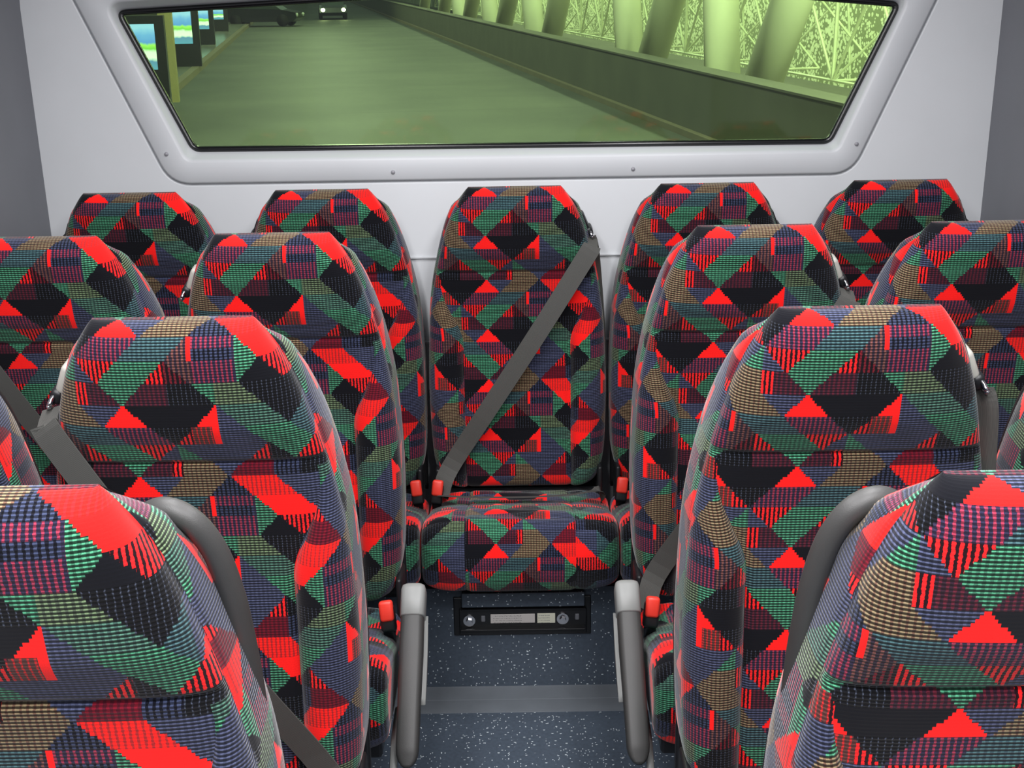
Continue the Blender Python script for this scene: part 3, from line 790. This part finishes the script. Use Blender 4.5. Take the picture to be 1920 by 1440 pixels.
# leaning round columns in V pairs
COLM = mat('pale_round_column_paint', (214, 214, 192), .6, noise=.06, nscale=.7)
colspec = [(1430, 172, 80, 'nearest leaning column outside, tilting right behind the barrier'),
           (1338, 150, -20, 'second leaning column outside, its top tilting left towards the road end'),
           (1208, 120, 52, 'third column outside counting from the right, tilting right'),
           (1157, 109, -18, 'fourth column outside counting from the right, nearly upright'),
           (1014, 76, 26, 'fifth column outside counting from the right, tilting right'),
           (978, 70, -14, 'sixth column outside counting from the right'),
           (925, 58, 22, 'slim far column outside, seventh counting from the right'),
           (898, 52, -10, 'slim far column outside, eighth counting from the right'),
           (862, 42, 16, 'slim far column outside, ninth counting from the right'),
           (842, 38, -8, 'slim far column outside, tenth counting from the right'),
           (815, 33, 12, 'distant column outside, eleventh counting from the right'),
           (780, 25, 8, 'distant column outside, last one seen towards the road end')]
for px, py, dx, lab in colspec:
    l = 7.1; a = l*F/(px-560)
    hb = HR + 0 - (py+35)/F*a
    hb = 0
    # top end leans along the road towards / away from the bus
    kk = 1.06/4.68
    b0 = W(a, l, hb)
    top = 3.6
    q = px-560+dx*1.6
    lean = (l*F/max(60, q)-a)
    b1 = W(a+lean*1.3, l+.15, 5.2); b0 = W(a-lean*.33, l, 0)
    bm = bmesh.new(); cyl(bm, b0, b1, .31, .31, 28)
    o = wobj('leaning_column', bm, COLM, smooth=False)
    for p in o.data.polygons: p.use_smooth = len(p.vertices) == 4
    tag(o, lab, 'column', 'leaning columns behind the barrier')
# steel truss and perforated screen behind
TRM = mat('pale_truss_paint', (205, 208, 180), .5, noise=.03)
tr = wempty('steel_truss', 40, 9.5); tag(tr, 'pale tubular steel lattice truss standing between the columns and the perforated screen', 'truss')
def rod(bm, p, q, r): cyl(bm, p, q, r*.8, r*.8, 6)
a = 9.5; i = 0
while a < 90:
    st = 3.0; bm = bmesh.new(); l = 9.4
    for lo, hi in ((.6, 2.3), (2.3, 4.2)):
        rod(bm, W(a, l, lo), W(a+st/2, l, hi), .035); rod(bm, W(a+st/2, l, hi), W(a+st, l, lo), .035)
        rod(bm, W(a, l+1, lo), W(a+st/2, l, hi), .028); rod(bm, W(a+st/2, l+1, hi), W(a+st, l, lo), .028)
        rod(bm, W(a, l, lo), W(a, l+1, lo), .03); rod(bm, W(a, l, lo), W(a+st, l, lo), .04)
    rod(bm, W(a, l, .6), W(a+.3*((i % 3)-1), l, 4.4), .045)
    rod(bm, W(a+st/2, l+1, .6), W(a+st*.8, l+1, 4.4), .03)
    wobj('truss_bay', bm, TRM, tr); a += st; i += 1
def screen_mat():
    m = bpy.data.materials.new('perforated_screen'); m.use_nodes = True; nt = m.node_tree; N = nt.nodes; L = nt.links; p = N['Principled BSDF']
    tc = N.new('ShaderNodeTexCoord'); mp = N.new('ShaderNodeMapping'); mp.inputs['Scale'].default_value = (1, 1, 1.2); L.new(tc.outputs['Object'], mp.inputs[0])
    v = N.new('ShaderNodeTexVoronoi'); v.inputs['Scale'].default_value = 10; v.feature = 'F1'; L.new(mp.outputs[0], v.inputs['Vector'])
    n = N.new('ShaderNodeTexNoise'); n.inputs['Scale'].default_value = 1.1; n.inputs['Detail'].default_value = 3; L.new(tc.outputs['Object'], n.inputs['Vector'])
    ad = N.new('ShaderNodeMath'); ad.operation = 'MULTIPLY_ADD'; L.new(n.outputs['Fac'], ad.inputs[0]); ad.inputs[1].default_value = .95; ad.inputs[2].default_value = .0
    g = N.new('ShaderNodeMath'); g.operation = 'LESS_THAN'; L.new(v.outputs['Distance'], g.inputs[0]); L.new(ad.outputs[0], g.inputs[1])
    mx = N.new('ShaderNodeMix'); mx.data_type = 'RGBA'; L.new(g.outputs[0], mx.inputs[0]); mx.inputs[6].default_value = lin((146, 150, 122)); mx.inputs[7].default_value = lin((240, 242, 214))
    L.new(mx.outputs[2], p.inputs['Base Color']); p.inputs['Roughness'].default_value = .6
    return m
bm = bmesh.new(); quadbox(bm, 7, 189, 12.0, 12.2, 0, 14)
sc_ = wobj('perforated_screen', bm, screen_mat()); tag(sc_, 'bright perforated panel screen far outside behind the truss', 'screen')
# end wall of the concourse
bm = bmesh.new(); quadbox(bm, 190, 190.5, -18, 14, -.3, 20); struct(wobj('wall_far', bm, CONCD))
# left-hand shop side wall
bm = bmesh.new(); quadbox(bm, 5.5, 190, -9.2, -9, .155, 8); struct(wobj('wall_concourse', bm, CONCD))
# kiosks with lit screens
def scr_mat(name, seed):
    m = bpy.data.materials.new(name); m.use_nodes = True; nt = m.node_tree; N = nt.nodes; L = nt.links; p = N['Principled BSDF']
    tc = N.new('ShaderNodeTexCoord'); sp = N.new('ShaderNodeSeparateXYZ'); L.new(tc.outputs['Generated'], sp.inputs[0])
    n = N.new('ShaderNodeTexNoise'); n.noise_dimensions = '4D'; n.inputs['Scale'].default_value = 3.5; n.inputs['W'].default_value = seed; L.new(tc.outputs['Generated'], n.inputs['Vector'])
    ad = N.new('ShaderNodeMath'); ad.operation = 'MULTIPLY_ADD'; L.new(n.outputs['Fac'], ad.inputs[0]); ad.inputs[1].default_value = .16; L.new(sp.outputs[2], ad.inputs[2])
    cr = N.new('ShaderNodeValToRGB'); L.new(ad.outputs[0], cr.inputs[0]); e = cr.color_ramp.elements
    e[0].position = 0; e[0].color = lin((90, 150, 200)); e[1].position = 1; e[1].color = lin((150, 190, 255))
    for ps, c in ((.27, (90, 130, 190)), (.34, (235, 250, 245)), (.46, (225, 245, 240)), (.53, (120, 190, 80)), (.62, (160, 215, 110)), (.68, (90, 140, 235)), (.85, (110, 160, 245))):
        x = e.new(ps); x.color = lin(c)
    L.new(cr.outputs[0], p.inputs['Emission Color']); p.inputs['Emission Strength'].default_value = 2.6; p.inputs['Base Color'].default_value = (0, 0, 0, 1)
    return m
for i, (px, pyb, a, y0, y1, wpx, lab) in enumerate((
        (284, 205, 23, 33, 110, 44, 'nearest black advertising kiosk outside at the left with a bright portrait screen'),
        (354, 118, 36.6, 13, 67, 32, 'second black advertising kiosk outside from the left with a bright screen'),
        (389, 80, 49.4, 12, 43, 22, 'third advertising kiosk outside from the left with a smaller lit screen'),
        (417, 60, 63, 11, 27, 18, 'farthest advertising kiosk outside, its lit screen just below the window top'))):
    l = (px-560)/F*a; hw = wpx/F*a/2; z0 = HR-(y1+35)/F*a; z1 = HR-(y0+35)/F*a
    k = wempty('advertising_kiosk', a, l, .155); tag(k, lab, 'kiosk', 'advertising kiosks on the pavement')
    bm = bmesh.new(); quadbox(bm, a, a+.25, l-hw*1.35, l+hw*1.75, .155, z1+.14); wobj('casing', bm, DARKM, k)
    bm = bmesh.new(); quadbox(bm, a-.02, a, l-hw, l+hw, z0, z1); wobj('lit_screen', bm, scr_mat('lit_screen_%d' % i, i*3.1), k)
YPIL = mat('sand_pillar_paint', (150, 140, 96), .6, noise=.08)
for a, px, w_, lab in ((25.5, 325, .26, 'sand coloured square pillar outside beside the nearest kiosk'), (53, 372, .43, 'far sand coloured square pillar outside behind the second kiosk')):
    l = (px-560)/F*a; bm = bmesh.new(); quadbox(bm, a, a+w_, l-w_/2, l+w_/2, .155, 6)
    tag(wobj('square_pillar', bm, YPIL), lab, 'pillar', 'square pillars on the pavement')
# cars
CARP = mat('dark_car_paint', (28, 32, 36), .2, noise=.05, coat=.5); CARG = mat('car_window_glass', (60, 70, 66), .08, noise=.05)
TYRE = mat('tyre_rubber', (18, 18, 18), .8, noise=.1); HEAD = mat('lit_headlamp', (255, 250, 225), .3, emit=(255, 246, 205), estr=60)
HEADOFF = mat('car_lamp_lens', (190, 195, 190), .2, noise=.02)
def car(a, l, ang, lab, lit):
    root = bpy.data.objects.new('car', None); C.objects.link(root)
    root.matrix_world = Matrix.Translation(W(a, l, 0)) @ WROT.to_4x4() @ Matrix.Rotation(ang, 4, 'Z')
    tag(root, lab, 'car')
    def loftx(secs, name, m):
        bm = bmesh.new(); V = [[bm.verts.new(p) for p in s] for s in secs]
        for i in range(len(V)-1):
            for j in range(len(V[0])): bm.faces.new((V[i][j], V[i][(j+1) % len(V[0])], V[i+1][(j+1) % len(V[0])], V[i+1][j]))
        bm.faces.new(V[0]); bm.faces.new(V[-1]); return from_bm(name, bm, m, root, smooth=False)
    side = [(-2.15, .45), (-2.1, .75), (-1.2, .92), (1.7, .98), (2.15, .85), (2.2, .45), (1.9, .25), (-1.9, .25)]
    loftx([[Vector((x*k, y, z)) for y, z in side] for x, k in ((-.88, 1), (-.80, 1.08), (0, 1), (.80, 1.08), (.88, 1))], 'car_body', CARP)
    cab = [(-1.25, .90), (-.45, 1.42), (1.0, 1.45), (1.75, .95)]
    loftx([[Vector((x, y, z)) for y, z in cab] for x in (-.72, 0, .72)], 'cabin_glass', CARG)
    bm = bmesh.new(); box(bm, (0, .28, 1.45), (1.3, 1.5, .05), bev=.02); from_bm('roof', bm, CARP, root)
    for sx in (-1, 1):
        for sy in (-1.35, 1.35):
            bm = bmesh.new(); cyl(bm, (sx*.70, sy, .33), (sx*.90, sy, .33), .33, .33, 20); from_bm('wheel', bm, TYRE, root)
        bm = bmesh.new(); bmesh.ops.create_uvsphere(bm, u_segments=12, v_segments=8, radius=.11)
        for v in bm.verts: v.co = Vector((v.co.x*1.2, v.co.y*.5, v.co.z))+Vector((sx*.66, -2.14, .62))
        from_bm('headlamp', bm, HEAD if lit else HEADOFF, root)
car(86, 2.1, 0, 'oncoming car far down the road outside with both headlamps lit', True)
car(74, -2.1, math.radians(75), 'dark parked car standing across the far left side of the road outside', False)

# ------------------------------------------------------------------ lights
def area(name, loc, size, energy, col=(1, 1, 1), rot=(0, 0, 0), shape='RECTANGLE'):
    d = bpy.data.lights.new(name, 'AREA'); d.shape = shape; d.size = size[0]; d.size_y = size[1]; d.energy = energy; d.color = col
    o = bpy.data.objects.new(name, d); C.objects.link(o); o.location = loc; o.rotation_euler = rot; return o
for y in (-.6, .35, 1.3, 2.25):
    for sx in (-1, 1):
        area('ceiling_lamp', (sx*.42, y, 2.15), (.16, .6), {-.6: 21, .35: 24, 1.3: 15, 2.25: 9}[y], (1, .985, 1.0))
# daylight-like light of the station hall, under its roof
def warea(name, a, l, h, sa, sl, energy, col, tilt=None):
    d = bpy.data.lights.new(name, 'AREA'); d.shape = 'RECTANGLE'; d.size = sl; d.size_y = sa; d.energy = energy; d.color = col
    o = bpy.data.objects.new(name, d); C.objects.link(o)
    Rm = WROT.to_4x4() @ (Matrix.Rotation(tilt, 4, 'Y') if tilt else Matrix())
    o.matrix_world = Matrix.Translation(W(a, l, h)) @ Rm
warea('hall_lamp', 45, 1.0, 7.5, 70, 1.2, 4200, (1, .97, .86))
_l = bpy.data.lights.new('column_fill_light', 'AREA'); _l.size = 1.5; _l.energy = 3200; _l.color = (1, .98, .86)  # added fill light above the view, brightens the bus-facing sides of the leaning columns
_o = bpy.data.objects.new('column_fill_light', _l); C.objects.link(_o)
_o.matrix_world = Matrix.Translation(W(8, 6.0, 5.0)) @ WROT.to_4x4() @ Matrix.Rotation(math.radians(82), 4, 'X')
warea('hall_lamp', 45, 9.0, 8.0, 80, 1.0, 9500, (1, .98, .86), math.radians(-35))
w = bpy.data.worlds.new('world'); S.world = w; w.use_nodes = True
w.node_tree.nodes['Background'].inputs[0].default_value = (.75, .8, .9, 1); w.node_tree.nodes['Background'].inputs[1].default_value = .5
S.view_settings.view_transform = 'Standard'; S.view_settings.look = 'None'; S.view_settings.gamma = 1; S.view_settings.exposure = 0
S.view_settings.use_curve_mapping = False
